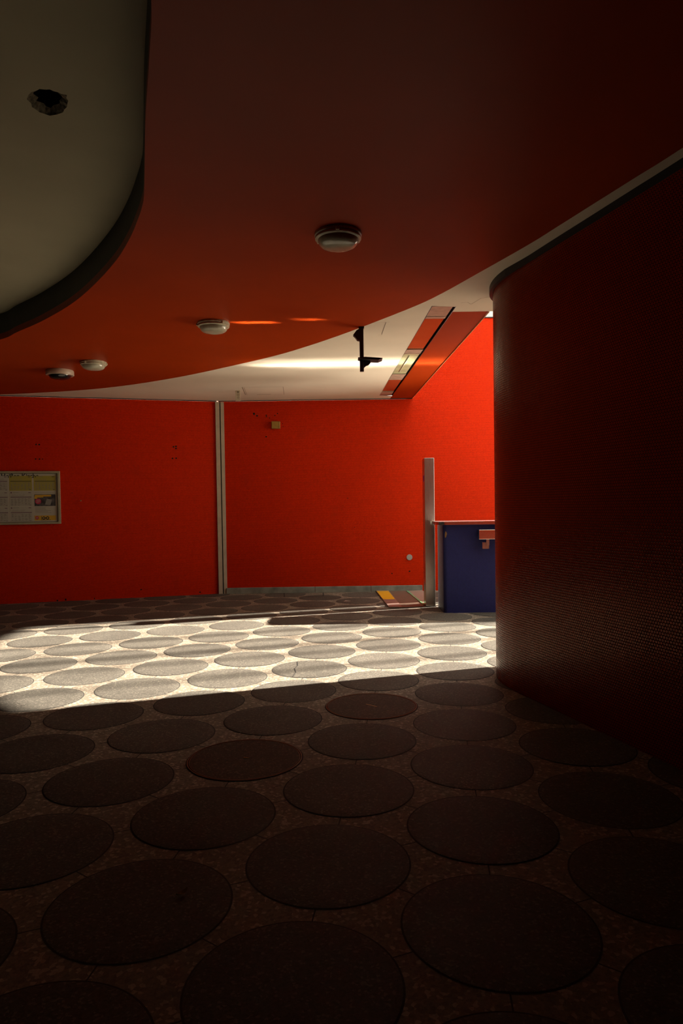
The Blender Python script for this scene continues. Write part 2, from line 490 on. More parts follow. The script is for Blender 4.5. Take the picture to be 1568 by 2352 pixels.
# recess: reveal and raised soffit with a ragged hole
RZ = 3.155
a = [bm.verts.new((x, y, CEIL)) for x, y in recess]
m_ = [bm.verts.new((x, y, CEIL + 0.055)) for x, y in recess]
b = [bm.verts.new((x, y, RZ)) for x, y in recess]
for i in range(len(a)):
    j = (i + 1) % len(a)
    bm.faces.new((a[i], m_[i], m_[j], a[j])).material_index = 1
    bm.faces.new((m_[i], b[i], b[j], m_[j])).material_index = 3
hole = [(x + 0.010, y - 0.044) for x, y in [(-1.407, 3.247), (-1.385, 3.215), (-1.364, 3.194), (-1.335, 3.184), (-1.317, 3.172), (-1.29, 3.178), (-1.274, 3.176), (-1.262, 3.19),
        (-1.248, 3.197), (-1.236, 3.212), (-1.214, 3.219), (-1.226, 3.242), (-1.226, 3.265), (-1.238, 3.285), (-1.251, 3.313), (-1.27, 3.331), (-1.286, 3.356), (-1.32, 3.372),
        (-1.360, 3.383), (-1.377, 3.366), (-1.395, 3.353), (-1.402, 3.33), (-1.411, 3.309), (-1.402, 3.28)]]
def inset(pl, d):
    out = []; k_ = len(pl)
    for i in range(k_):
        t = (Vector(pl[(i + 1) % k_]) - Vector(pl[i - 1])).normalized()
        out.append((pl[i][0] + t.y * d * SGN, pl[i][1] - t.x * d * SGN))
    return out
area2 = sum(recess[i - 1][0] * recess[i][1] - recess[i][0] * recess[i - 1][1] for i in range(len(recess)))
SGN = -1.0 if area2 > 0 else 1.0
prev = b
for d_ in (0.02, 0.06, 0.11, 0.17, 0.24, 0.32):
    pl = inset(recess, d_); zz = 3.165 - 0.01 * (1 - d_ / 0.32) ** 1.6
    cur = [bm.verts.new((x, y, zz)) for x, y in pl]
    for i in range(len(cur)):
        j = (i + 1) % len(cur)
        f = bm.faces.new((prev[i], cur[i], cur[j], prev[j])); f.material_index = 2; f.smooth = True
    prev = cur
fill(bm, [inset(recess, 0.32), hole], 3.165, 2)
hin = [(-1.310 + (x + 1.31) * (0.66 + 0.1 * math.sin(k * 2.1)), 3.226 + (y - 3.226) * (0.74 + 0.1 * math.cos(k * 1.7))) for k, (x, y) in enumerate(hole)]
HZ = 3.165
a = [bm.verts.new((x, y, HZ)) for x, y in hole]
b = [bm.verts.new((x, y, HZ + 0.025)) for x, y in hin]
c_ = [bm.verts.new((x, y, HZ + 0.45)) for x, y in hin]
for i in range(len(a)):
    j = (i + 1) % len(a)
    bm.faces.new((a[i], b[i], b[j], a[j])).material_index = 4
    bm.faces.new((b[i], c_[i], c_[j], b[j])).material_index = 5
bm.faces.new(c_).material_index = 5
# shaft sides above the ceiling, and roof slab over the rooms
prism(bm, [(1.259, 5.80), (4.3, 5.80), (4.3, 5.876), (1.259, 5.876)], CEIL, 7.0, 6, top=True, bottom=False)
prism(bm, [(1.20, 5.80), (1.259, 5.876), (1.088, 10.7), (1.02, 10.7)], CEIL, 7.0, 6, top=True, bottom=False)
box(bm, -12.5, 1.1, -4.5, 11.0, 3.75, 3.9, 6)
box(bm, 1.0, 4.3, -4.5, 5.8, 3.75, 3.9, 6)
# hairline outlines of painted-over access flaps and cracks
def hair(p, q, wd, mi=7):
    p, q = Vector(p), Vector(q); d = (q - p).normalized(); s = Vector((-d.y, d.x)) * wd
    vv = [bm.verts.new((*(u + s * g), CEIL - 0.0012)) for u, g in ((p, -1), (q, -1), (q, 1), (p, 1))]
    bm.faces.new(vv).material_index = mi
for p, q in (((-1.283, 9.398), (-0.755, 9.376)), ((-0.755, 9.376), (-0.796, 10.026)), ((-0.796, 10.026), (-1.326, 10.016)), ((-1.326, 10.016), (-1.283, 9.398))):
    hair(p, q, 0.0035, 8)
hair((-1.302, 9.36), (-1.345, 10.01), 0.004, 7)
hair((-1.18, 9.99), (-0.98, 9.98), 0.012, 8)
hair((0.417, 6.174), (0.404, 6.608), 0.0025, 7)
hair((0.29, 6.19), (0.45, 6.165), 0.0018, 8); hair((0.37, 6.63), (0.41, 6.62), 0.0018, 8)
pc = [(0.98, 5.62), (1.03, 5.60), (1.07, 5.66), (1.12, 5.50), (1.19, 5.46), (1.26, 5.42)]
for p, q in zip(pc, pc[1:]): hair(p, q, 0.0022, 8)
bm.normal_update()
me = bpy.data.meshes.new('ceiling')
bm.to_mesh(me); bm.free()
M_hair = plain('hairline', (0.16, 0.12, 0.08), rough=0.9)
M_hair2 = plain('faint_hairline', (0.42, 0.33, 0.24), rough=0.9)
for m in (M_white, M_ceilred, M_recess, M_reveal, M_broken, M_hole, M_fascia, M_hair, M_hair2): me.materials.append(m)
ceiling = bpy.data.objects.new('ceiling', me); C.objects.link(ceiling)
setup(ceiling, kind='structure', label='ceiling painted red and off-white in sweeping curves with a round-cornered recess')

# rod added along the open ceiling end, its colour imitating the sky-lit edge
bm = bmesh.new()
p0, p1 = Vector((1.262, 5.876, CEIL - 0.004)), Vector((1.092, 10.56, CEIL - 0.004))
tube(bm, p0, p1, 0.0045, 8)
link('lit_edge_rod', bm, plain('lit_edge', (0.72, 0.36, 0.16), rough=0.4), kind='structure')

# ------------------------------------------------------------------ walls
WA, WT = Vector((-4.792, 9.715)), Vector((0.963234, 0.26866383))
WN = Vector((WT.y, -WT.x))                      # towards the room
def wp(s, off=0.0): return WA + WT * s + WN * off
bm = bmesh.new()
p_end = wp(3.05)
wall_strip(bm, [tuple(wp(-7.9)), tuple(p_end)], 0, CEIL - 0.012, 0)
wall_strip(bm, [tuple(p_end), (p_end.x + 0.02, 11.0)], 0, CEIL - 0.012, 0)
# screw holes left in the tiles
def dot(bm, x, z, r, y=None, s=None, mi=1):
    vs_ = []
    for k in range(10):
        a_ = 2 * PI * k / 10; rr = r * random.uniform(0.75, 1.2)
        if s is None: vs_.append(bm.verts.new((x + rr * math.cos(a_), y, z + rr * math.sin(a_))))
        else:
            q = wp(s + rr * math.cos(a_), 0.0015); vs_.append(bm.verts.new((q.x, q.y, z + rr * math.sin(a_))))
    bm.faces.new(vs_).material_index = mi
for s, z, r in ((0.5212, 2.235, .012), (0.5607, 2.236, .012), (0.51, 2.03, .010), (0.56, 2.03, .010), (0.60, 2.03, .008), (2.405, 2.22, .014), (2.44, 2.225, .013),
                (2.44, 2.195, .012), (2.3877, 2.047, .012), (2.44, 2.05, .012), (1.9, 0.12, .01), (2.75, 0.04, .012), (0.98, 1.55, .006)):
    dot(bm, 0, z, r, s=s)
for s, z, r in ((0.75, .015, .025), (0.86, .025, .03), (1.25, .02, .02)):
    dot(bm, 0, z, r * 0.5, s=s)
link('wall_left', bm, [M_red, M_hole], kind='structure', keep=True, label='red penny-mosaic wall, left length behind the timetable case')

bm = bmesh.new()
wall_strip(bm, [(-1.90, 10.55), (4.2, 10.55)], 0.0, CEIL - 0.012, 0, u0=5.0)
wall_strip(bm, [(1.0, 10.55), (4.2, 10.55)], CEIL - 0.012, 4.105, 0, u0=7.9)
for x, z, r in ((-1.296, 2.722, .014), (-1.294, 2.708, .012), (-1.251, 2.685, .013), (-0.981, 2.683, .010), (-0.941, 2.713, .011), (-1.118, 2.368, .013),
                (-1.112, 2.69, .010), (-1.107, 2.67, .010), (-1.06, 2.65, .009), (-0.865, 2.56, .007), (-0.86, 2.52, .006), (1.02, 0.30, .012), (0.755, 0.27, .010),
                (-1.0, 1.62, .006), (0.1, 1.42, .007), (-1.3, 1.5, .005), (0.2, 0.98, .006)):
    dot(bm, x, z, r, y=10.5485)
link('wall_back', bm, [M_red, M_hole], kind='structure', keep=True, label='red penny-mosaic back wall behind the blue counter')
bm = bmesh.new()
box(bm, 0.95, 4.3, 10.56, 10.9, 4.105, 4.9, 0); box(bm, 1.0, 4.2, 10.53, 10.56, 4.100, 4.112, 1)
box(bm, 0.95, 4.3, 10.60, 10.9, 4.9, 7.0, 0)
link('trim_2', bm, [M_fascia, M_black], kind='structure', label='pale fascia above the red back wall')
# black strip painted in as the thin shadow line between walls and ceiling
bm = bmesh.new()
for pts in ([tuple(wp(-7.9, 0.004)), tuple(wp(3.05, 0.004))], [(-1.83, 10.545), (1.09, 10.545)]):
    wall_strip(bm, pts, CEIL - 0.012, CEIL + 0.003)
link('shadow_strip', bm, M_black, kind='structure', keep=True)

# baseboard of the back wall, three lengths
bm = bmesh.new()
for x0, x1 in ((-1.755, -0.42), (-0.415, 0.43), (0.435, 1.212)):
    box(bm, x0, x1, 10.515, 10.55, 0, 0.088, 0, 0.003, 1)
link('baseboard_back', bm, M_concrete, kind='structure', label='grey concrete baseboard under the red back wall')

# side wall (rounded end) on the right
face = [(3.95, -4.2), (2.64, 0.0), (2.02, 2.0), (1.632, 3.315), (1.535, 3.63), (1.428, 3.98), (1.326, 4.31), (1.240, 4.60), (1.190, 4.77)]
corner = [(1.166, 4.87), (1.147, 4.98), (1.141, 5.10), (1.152, 5.23), (1.185, 5.35), (1.245, 5.46), (1.34, 5.55), (1.46, 5.62)]
back = [(4.3, 6.5)]
outline = catmull(face + corner, 8) + back
def offset(pl, d):
    out = []
    for i, p in enumerate(pl):
        a = Vector(pl[max(0, i - 1)]); b_ = Vector(pl[min(len(pl) - 1, i + 1)])
        t = (b_ - a).normalized(); out.append((p[0] - t.y * d, p[1] + t.x * d))
    return out
bm = bmesh.new()
wall_strip(bm, outline, 0.0, CEIL - 0.045, 0)
for f in bm.faces: f.smooth = True
me_ = link('wall_right', bm, [M_redshade, M_hole], kind='structure', keep=True, smooth=True, label='red penny-mosaic wall, colour darkened for shade, with a rounded end in the right foreground')
bm = bmesh.new()
o1 = offset(outline, 0.026)      # left of travel direction is the room side
k0 = len(catmull(face, 8))
for i in range(len(outline)):     # the band stands proud only round the end of the wall
    f_ = max(0.0, min(1.0, (i - k0 + 10) / 14))
    o1[i] = tuple(Vector(outline[i]).lerp(Vector(o1[i]), f_ * 0.8 + 0.15))
wall_strip(bm, o1, CEIL - 0.045, CEIL, 0)
for i in range(len(outline) - 1):
    q = [bm.verts.new((*p, CEIL - 0.045)) for p in (outline[i], outline[i + 1], o1[i + 1], o1[i])]
    bm.faces.new(q)
link('trim_4', bm, M_black, kind='structure', keep=True, smooth=False)

# closing walls out of frame
M_dark = plain('dark_wall', (0.03, 0.022, 0.02), rough=0.8)
bm = bmesh.new()
box(bm, -12.4, -12.2, -4.4, 10.9, 0, 3.0, 0)
link('wall_west', bm, M_dark, kind='structure')
bm = bmesh.new()
box(bm, -12.2, 4.4, -4.4, -4.2, 0, 3.0, 0)
link('wall_rear', bm, M_dark, kind='structure')
# unseen outer wall, its entrance opening shaped to cut the sun patch
bm = bmesh.new()
op = [(6.45, 3.44), (7.1, 3.72), (8.8, 4.20), (10.30, 4.25)]
def yz(pts, x0=4.2, x1=4.3):
    a = [bm.verts.new((x0, y, z)) for y, z in pts]; b = [bm.verts.new((x1, y, z)) for y, z in pts]
    k = len(pts)
    bm.faces.new(a); bm.faces.new(b[::-1])
    for i in range(k): bm.faces.new((a[i], a[(i + 1) % k], b[(i + 1) % k], b[i]))
yz([(-4.4, 0), (6.45, 0), (6.45, 3.44), (6.45, 7), (-4.4, 7)])
yz([(10.24, 0), (12.6, 0), (12.6, 7), (10.24, 7)])
for (y0, z0), (y1, z1) in zip(op, op[1:]): yz([(y0, z0), (min(y1, 10.24), z1), (min(y1, 10.24), 7), (y0, 7)])
link('sun_mask_wall', bm, M_outer, kind='structure')
bm = bmesh.new()  # unseen poles and bars added to streak the sun patch with shadows
for s, wd, tilt in ((5.35, .06, -.02), (5.98, .05, .03), (6.36, .08, .015), (6.72, .05, -.03), (7.15, .07, .02)):
    y = (s + 0.3054 * 11.0) / 0.9522
    a = [bm.verts.new((11 + dx, y + dy - tilt * 7, 0)) for dx, dy in ((-wd/2, -wd/2), (wd/2, -wd/2), (wd/2, wd/2), (-wd/2, wd/2))]
    b = [bm.verts.new((v.co.x, v.co.y + tilt * 9.5, 9.5)) for v in a]
    for k in range(4): bm.faces.new((a[k], a[(k + 1) % 4], b[(k + 1) % 4], b[k]))
    bm.faces.new(b)
for s, wd in ((8.16, .07), (8.36, .05)):
    y = (s + 0.3054 * 4.25) / 0.9522
    box(bm, 4.22, 4.28, y - wd / 2, y + wd / 2, 0, 4.3)
link('shadow_bars', bm, M_black, kind='structure')

# ------------------------------------------------------------------ double trim at the wall joint
for nm, s0, s1 in (('trim_5', 3.028, 3.088), ('trim_6', 3.104, 3.155)):
    bm = bmesh.new()
    q = [wp(s0, 0.0), wp(s1, 0.0), wp(s1, 0.030), wp(s0, 0.030)]
    prism(bm, [tuple(v) for v in q], 0.0, CEIL - 0.02)
    link(nm, bm, M_trim, kind='structure', label='beige vertical joint trim on the red wall')
bm = bmesh.new()
q = [wp(3.086, 0.0), wp(3.106, 0.0), wp(3.106, 0.012), wp(3.086, 0.012)]
prism(bm, [tuple(v) for v in q], 0.0, CEIL - 0.02)
link('trim_7', bm, M_black, kind='structure')

# ------------------------------------------------------------------ ceiling lamps
M_lring = plain('aged_lamp_plastic', (0.46, 0.42, 0.29), rough=0.45, noise=0.35, nscale=25)
M_lring2 = plain('aged_lamp_rim', (0.52, 0.47, 0.33), rough=0.4, noise=0.3, nscale=30)
M_lglass = plain('opal_lamp_glass', (0.42, 0.41, 0.31), rough=0.16, noise=0.15, nscale=18, spec=0.6)
def lamp(x, y, lab, rz):
    e = empty('ceiling_lamp', (x, y, CEIL), rz, label=lab, cat='lamp', group='round bulkhead lamps on the red ceiling')
    bm = bmesh.new()
    lathe(bm, [(0, 0), (.138, 0), (.1395, -.004), (.1395, -.016), (.136, -.020), (.131, -.021), (.130, -.0235), (0, -.0235)], 56)
    for k in range(3):
        a_ = 0.3 + k * 2 * PI / 3
        box(bm, .134 * math.cos(a_) - .012, .134 * math.cos(a_) + .012, .134 * math.sin(a_) - .012, .134 * math.sin(a_) + .012, -.032, -.010, 0, .003, 1)
    link('base', bm, M_lring, e, angle=40)
    bm = bmesh.new()
    lathe(bm, [(.110, -.022), (.134, -.022), (.1365, -.026), (.1365, -.034), (.132, -.038), (.121, -.040), (.118, -.037), (.112, -.034)], 56)
    link('rim', bm, M_lring2, e, angle=40)
    bm = bmesh.new()
    lathe(bm, [(.119, -.030), (.119, -.037), (.118, -.050), (.112, -.064), (.098, -.076), (.075, -.083), (.045, -.086), (0, -.087)], 56)
    link('lamp_glass', bm, M_lglass, e, smooth=True)
    for a_ in (1.1, 1.7):
        bm = bmesh.new(); box(bm, .125 * math.cos(a_) - .005, .125 * math.cos(a_) + .005, .125 * math.sin(a_) - .005, .125 * math.sin(a_) + .005, -.042, -.036)
        link('screw', bm, M_black, e)
    return e
lamp(0.005, 4.165, 'nearest and largest-looking round opal lamp alone in the middle of the red ceiling', 0.2)
lamp(-1.090, 6.115, 'round opal lamp on the red ceiling beside an orange light streak, middle of three', 1.0)
lamp(-2.683, 7.650, 'small distant round opal lamp on the red ceiling next to the dome camera', 2.0)

# dome camera
e = empty('dome_camera', (-3.225, 8.085, CEIL), label='white surveillance dome camera with a dark lens dome on the red ceiling', cat='camera')
bm = bmesh.new(); lathe(bm, [(0, 0), (.150, 0), (.154, -.008), (.155, -.050), (.150, -.058), (.135, -.060), (.120, -.056), (0, -.056)], 56)
link('housing', bm, plain('camera_housing', (0.52, 0.40, 0.30), rough=0.4, noise=0.1), e, angle=40)
bm = bmesh.new(); lathe(bm, [(.122, -.054), (.121, -.062), (.112, -.080), (.09, -.095), (.055, -.104), (0, -.107)], 48)
link('dome', bm, plain('smoked_dome', (0.01, 0.01, 0.012), rough=0.06, spec=0.8), e, smooth=True)
bm = bmesh.new(); lathe(bm, [(.134, -.057), (.134, -.062), (.124, -.062), (.124, -.055)], 48)
link('ring', bm, M_steel, e, angle=40)

# ------------------------------------------------------------------ recessed luminaire in the ceiling
A0, A1 = Vector((0.860, 5.715)), Vector((0.680, 10.26))      # centre line ends
ax = (A1 - A0).normalized(); Ln = (A1 - A0).length; rz = math.atan2(ax.y, ax.x) - PI / 2
e = empty('ceiling_luminaire', (A0.x, A0.y, CEIL), rz, label='long recessed strip luminaire with covers coloured like red reflection and green light in the white ceiling', cat='lamp')
def yfrac(yy): return (yy - A0.y) / ax.y
bm = bmesh.new()
W2 = 0.100
box(bm, -W2, -W2 + .004, 0, Ln, 0.0, .12); box(bm, W2 - .004, W2, 0, Ln, 0.0, .12)
box(bm, -W2, W2, 0, Ln, .12, .124); box(bm, -W2, W2, -.004, 0, 0.0, .12); box(bm, -W2, W2, Ln, Ln + .004, 0.0, .12)
link('housing', bm, M_black, e)
M_metalp = plain('dull_aluminium', (0.50, 0.40, 0.31), rough=0.4, metal=0.35, noise=0.25, nscale=14)
M_reflcov = plain('red_reflection_cover', (0.42, 0.10, 0.035), rough=0.10, noise=0.25, nscale=5, spec=0.8, coat=0.5)  # reflection of the red surroundings put into the cover colour
M_litcov = plain('green_lit_cover', (0.45, 0.50, 0.30), rough=0.22, noise=0.2, nscale=6, spec=0.6)  # green light in the glass put into the cover colour
# positions along the strip measured in the photo (ceiling depth Y)
seg = [(5.72, 6.02, 'm'), (6.10, 7.28, 'r'), (7.34, 7.46, 'm'), (7.50, 8.62, 'g'), (8.70, 9.02, 'm'), (9.05, 9.95, 'r'), (9.98, 10.24, 'm')]
bars = [(6.02, 6.09), (7.285, 7.335), (7.462, 7.495), (8.625, 8.695), (9.955, 9.975)]
for y0, y1, k in seg:
    bm = bmesh.new()
    box(bm, -W2 + .006, W2 - .022, yfrac(y0), yfrac(y1), .004 if k == 'm' else .010, .016 if k == 'm' else .016, 0, .001, 1)
    if k == 'm': link('end_plate', bm, M_metalp, e)
    elif k == 'r': link('cover', bm, M_reflcov, e)
    else: link('cover', bm, M_litcov, e, label='cover coloured as green-lit glass over the tube')
for y0, y1 in bars:
    bm = bmesh.new(); box(bm, -W2 + .006, W2 - .022, yfrac(y0), yfrac(y1), .001, .014, 0, .001, 1)
    link('cross_bar', bm, M_metalp, e)
bm = bmesh.new(); tube(bm, (-.02, yfrac(7.60), .015), (-.02, yfrac(8.50), .015), .012)
link('tube', bm, plain('tube_glass', (0.62, 0.66, 0.46), rough=0.15), e, smooth=True)

# ------------------------------------------------------------------ black hanging bracket
e = empty('hanging_bracket', (0.205, 6.33, CEIL), label='black steel bracket hanging from the ceiling with a short flat arm', cat='bracket')
bm = bmesh.new()
box(bm, -.018, .018, -.018, .018, -.400, 0, 0, .002, 1)
box(bm, -.024, .024, -.024, .024, -.012, 0)
link('post', bm, M_black, e)
bm = bmesh.new()
pts = [(-.075, -.075), (-.045, -.035), (-.012, -.018), (-.012, -.125), (-.040, -.118), (-.058, -.092)]
a = [bm.verts.new((x, -.03, z)) for x, z in pts]; b = [bm.verts.new((x, .03, z)) for x, z in pts]
bm.faces.new(a); bm.faces.new(b[::-1])
for i in range(len(a)): bm.faces.new((a[i], a[(i + 1) % len(a)], b[(i + 1) % len(a)], b[i]))
link('clamp', bm, M_black, e)
bm = bmesh.new()
pts = [(-.035, -.283), (.03, -.278), (.185, -.290), (.150, -.306), (.045, -.300), (.0, -.296)]
a = [bm.verts.new((x, -.055, z)) for x, z in pts]; b = [bm.verts.new((x, .055, z - .006)) for x, z in pts]
bm.faces.new(a); bm.faces.new(b[::-1])
for i in range(len(a)): bm.faces.new((a[i], a[(i + 1) % len(a)], b[(i + 1) % len(a)], b[i]))
link('arm', bm, M_black, e)
bm = bmesh.new()
q = Matrix.Rotation(PI / 2, 4, 'X')
prof = [(.012, -.33), (.02, -.30), (.075, -.295), (.078, -.325), (.062, -.342), (.035, -.352), (.015, -.372)]
a = [bm.verts.new((x, -.012, z)) for x, z in prof]; b = [bm.verts.new((x, .012, z)) for x, z in prof]
bm.faces.new(a); bm.faces.new(b[::-1])
for i in range(len(a)): bm.faces.new((a[i], a[(i + 1) % len(a)], b[(i + 1) % len(a)], b[i]))
link('hinge', bm, M_black, e)

# small perforated angle bracket on the white ceiling
bm = bmesh.new()
M_pale = plain('pale_painted_steel', (0.52, 0.42, 0.30), rough=0.5)
e = empty('angle_bracket', (-1.40, 9.63, CEIL), label='small pale perforated steel bracket hanging from the white ceiling above the wall joint', cat='bracket')
box(bm, -.033, .033, -.003, .003, -.145, 0, 0, .001, 1); box(bm, -.033, .033, 0, .06, -.005, 0)
link('plate', bm, M_pale, e)
bm = bmesh.new()
for dz, r in ((-.022, .012), (-.062, .014), (-.098, .012)):
    A_ = [bm.verts.new((.004 + r * math.cos(2 * PI * k / 14), -.0042, dz + r * math.sin(2 * PI * k / 14))) for k in range(14)]
    B_ = [bm.verts.new((.004 + r * .72 * math.cos(2 * PI * k / 14), -.0042, dz + r * .72 * math.sin(2 * PI * k / 14))) for k in range(14)]
    for k in range(14): bm.faces.new((A_[k], A_[(k + 1) % 14], B_[(k + 1) % 14], B_[k]))
tube(bm, (.004, -.004, -.022), (.004, -.012, -.022), .009, 10)
link('bolt_hole', bm, M_hair, e)

# ------------------------------------------------------------------ things on the back wall
e = empty('junction_box', (-0.966, 10.55, 2.537), label='small ochre junction box high on the red back wall', cat='electrical box')
M_ochre = plain('ochre_plastic', (0.36, 0.20, 0.035), rough=0.5, noise=0.15)
bm = bmesh.new(); box(bm, -.064, .064, -.055, 0, -.054, .054, 0, .004, 2); link('body', bm, M_ochre, e)
bm = bmesh.new(); box(bm, -.060, .044, -.062, -.055, -.050, .050, 0, .003, 2); box(bm, .050, .060, -.062, -.055, -.050, .050, 0, .002, 1); link('lid', bm, M_ochre, e)
e = empty('round_wall_plate', (1.023, 10.55, 0.512), label='small round grey plate low on the red back wall beside the steel post', cat='plate')
bm = bmesh.new(); lathe(bm, [(0, 0.008), (.030, .008), (.0305, .006), (.0365, .006), (.037, .009), (.043, .008), (.044, 0)], 36)
bmesh.ops.rotate(bm, verts=bm.verts, matrix=Matrix.Rotation(PI / 2, 3, 'X'))
link('plate', bm, plain('grey_plastic', (0.42, 0.40, 0.36), rough=0.45), e, angle=30)
bm = bmesh.new(); lathe(bm, [(0, 0.012), (.006, .012), (.007, .007)], 16)
bmesh.ops.rotate(bm, verts=bm.verts, matrix=Matrix.Rotation(PI / 2, 3, 'X'))
link('screw', bm, M_steel, e, angle=30)
# screw hook on the left wall
q = wp(1.0984, 0)
e = empty('wall_screw', (q.x, q.y, 1.436), math.atan2(WT.y, WT.x), label='tiny brass screw sticking out of the red wall right of the timetable case', cat='screw')
bm = bmesh.new(); tube(bm, (0, .0, 0), (0, -.03, 0), .005, 8); lathe(bm, [(0, 0), (.001, 0)], 6) if False else None
tube(bm, (0, -.03, 0), (0, -.036, 0), .011, 10)
link('shank', bm, plain('brass', (0.7, 0.45, 0.2), rough=0.35, metal=0.8), e)

# ------------------------------------------------------------------ timetable case on the left wall
rzw = math.atan2(WT.y, WT.x)
case = empty('timetable_case', (WA.x, WA.y, 0), rzw, label='pale metal display case with a bus timetable poster on the red left wall', cat='display case')
# local x = distance along the wall, local y negative = towards the room
M_frame = plain('frame_metal', (0.40, 0.35, 0.22), rough=0.4, metal=0.2, noise=0.1)
X0, X1, Z0, Z1 = -0.75, 0.827, 1.111, 1.858
bm = bmesh.new(); box(bm, X0, X1, -.022, 0, Z0, Z1, 0, .002, 1); link('case_back', bm, M_frame, case)
bm = bmesh.new()
fw = .030
box(bm, X0, X1, -.045, -.020, Z1 - fw, Z1, 0, .003, 2); box(bm, X0, X1, -.045, -.020, Z0, Z0 + fw, 0, .003, 2)
box(bm, X1 - .034, X1, -.045, -.020, Z0 + fw, Z1 - fw, 0, .003, 2); box(bm, X0, X0 + .034, -.045, -.020, Z0 + fw, Z1 - fw, 0, .003, 2)
link('frame', bm, M_frame, case)
bm = bmesh.new()
box(bm, X0 + .034, X1 - .034, -.032, -.022, Z1 - fw - .004, Z1 - fw); box(bm, X1 - .039, X1 - .034, -.032, -.022, Z0 + fw, Z1 - fw); box(bm, X0 + .03, X1 - .034, -.032, -.022, Z0 + fw, Z0 + fw + .003)
link('seal', bm, M_black, case)
M_paper = plain('paper', (0.40, 0.355, 0.27), rough=0.8)
bm = bmesh.new(); box(bm, X0 + .034, X1 - .045, -.0245, -.022, Z0 + .036, Z1 - .036)
poster = link('poster', bm, M_paper, case)
M_ink = plain('ink', (0.02, 0.02, 0.025), rough=0.8)
M_ink2 = plain('ink_purple', (0.10, 0.025, 0.05), rough=0.8)
M_ink3 = plain('ink_grey', (0.20, 0.18, 0.14), rough=0.8)
M_yel = plain('yellow_sheet', (0.33, 0.27, 0.035), rough=0.8)
M_gold = plain('gold_print', (0.50, 0.28, 0.015), rough=0.8)
M_pink = plain('magenta_print', (0.40, 0.02, 0.06), rough=0.8)
M_photo = plain('photo_print', (0.07, 0.06, 0.055), rough=0.7, noise=0.9, nscale=18)
M_sheet = plain('sheet', (0.37, 0.335, 0.26), rough=0.8)
def txt(s, size, x, z, y, mat, parent, name='lettering', bold=0.0, xs=1.0):
    cu = bpy.data.curves.new(name, 'FONT'); cu.body = s; cu.size = size; cu.offset = bold
    cu.extrude = 0.0002; cu.resolution_u = 3
    to = bpy.data.objects.new(name, cu)
    me = bpy.data.meshes.new_from_object(to)
    bpy.data.objects.remove(to)
    me.transform(Matrix.Translation((x, y, z)) @ Matrix.Rotation(PI / 2, 4, 'X') @ Matrix.Scale(xs, 4, (1, 0, 0)))
    me.materials.clear(); me.materials.append(mat)
    o = bpy.data.objects.new(name, me); C.objects.link(o); o.parent = parent
    return o
txt('Heißen Kirche', 0.083, 0.060, 1.764, -.0248, M_ink, poster, bold=.0022, xs=1.0)
def flat(bm, x0, x1, z0, z1, y, mi=0):
    v = [bm.verts.new(p) for p in ((x0, y, z0), (x1, y, z0), (x1, y, z1), (x0, y, z1))]
    bm.faces.new(v).material_index = mi
# time sheets: 3 rows, columns about .31 apart
cols = [(-0.455, -0.165), (-0.150, 0.149), (0.164, 0.456), (0.480, 0.767)]
rows = [(1.585, 1.793), (1.367, 1.571), (1.150, 1.356)]
for ci, (x0, x1) in enumerate(cols):
    for ri, (z0, z1) in enumerate(rows):
        if ci == 3 and ri > 0: continue
        yel = (ri == 0 and ci >= 2)
        bm = bmesh.new()
        box(bm, x0, x1, -.0262, -.0245, z0, z1, 0)
        yy = -.02635
        flat(bm, x0 + .012, x1 - .010, z1 - .080, z1 - .072, yy, 1)                 # heavy rule
        for k in range(9): flat(bm, x0 + .014, x1 - .012, z1 - .093 - k * .0125, z1 - .0905 - k * .0125, yy, 2)
        for k in range(6):
            xa = x0 + .02 + k * .044
            for q_ in range(8):
                if random.random() < .75: flat(bm, xa, xa + random.uniform(.012, .03), z1 - .102 - q_ * .0125, z1 - .097 - q_ * .0125, yy, 2)
        flat(bm, x0 + .014, x0 + .030, z1 - .020, z1 - .006, yy, 1)                  # route badge
        flat(bm, x0 + .040, x0 + .120, z1 - .014, z1 - .009, yy, 2)
        flat(bm, x1 - .050, x1 - .018, z1 - .017, z1 - .010, yy, 1)
        for k in range(random.randint(9, 15)):                                        # slanted stop names
            xa = x0 + .02 + k * .015; hgt = random.uniform(.018, .036)
            v = [bm.verts.new(p) for p in ((xa, yy, z1 - .068), (xa + .003, yy, z1 - .068), (xa + .003 + hgt * .8, yy, z1 - .068 + hgt), (xa + hgt * .8, yy, z1 - .068 + hgt))]
            bm.faces.new(v).material_index = 2
        flat(bm, x1 - .035, x1 - .015, z0 + .010, z0 + .015, yy, 1)
        link('time_sheet', bm, [M_yel if yel else M_sheet, M_ink if yel else M_ink2, M_ink3], poster, keep=True)
# advert with a photograph
bm = bmesh.new(); flat(bm, .484, .760, 1.366, 1.531, -.0258); box(bm, .60, .70, -.0262, -.0258, 1.40, 1.46)
link('advert_photo', bm, M_photo, poster, keep=True)
bm = bmesh.new(); v = [bm.verts.new(p) for p in ((.62, -.0264, 1.385), (.69, -.0264, 1.378), (.715, -.0264, 1.455), (.645, -.0264, 1.470))]; bm.faces.new(v)
link('advert_bag', bm, plain('bag_grey', (0.22, 0.20, 0.17), rough=0.8), poster, keep=True)
bm = bmesh.new(); flat(bm, .49, .705, 1.500, 1.524, -.0264); flat(bm, .484, .52, 1.47, 1.50, -.0262); flat(bm, .52, .60, 1.487, 1.50, -.0262)
link('advert_banner', bm, M_gold, poster, keep=True)
bm = bmesh.new(); flat(bm, .480, .760, 1.164, 1.232, -.0258)
link('bottom_banner', bm, M_gold, poster, keep=True)
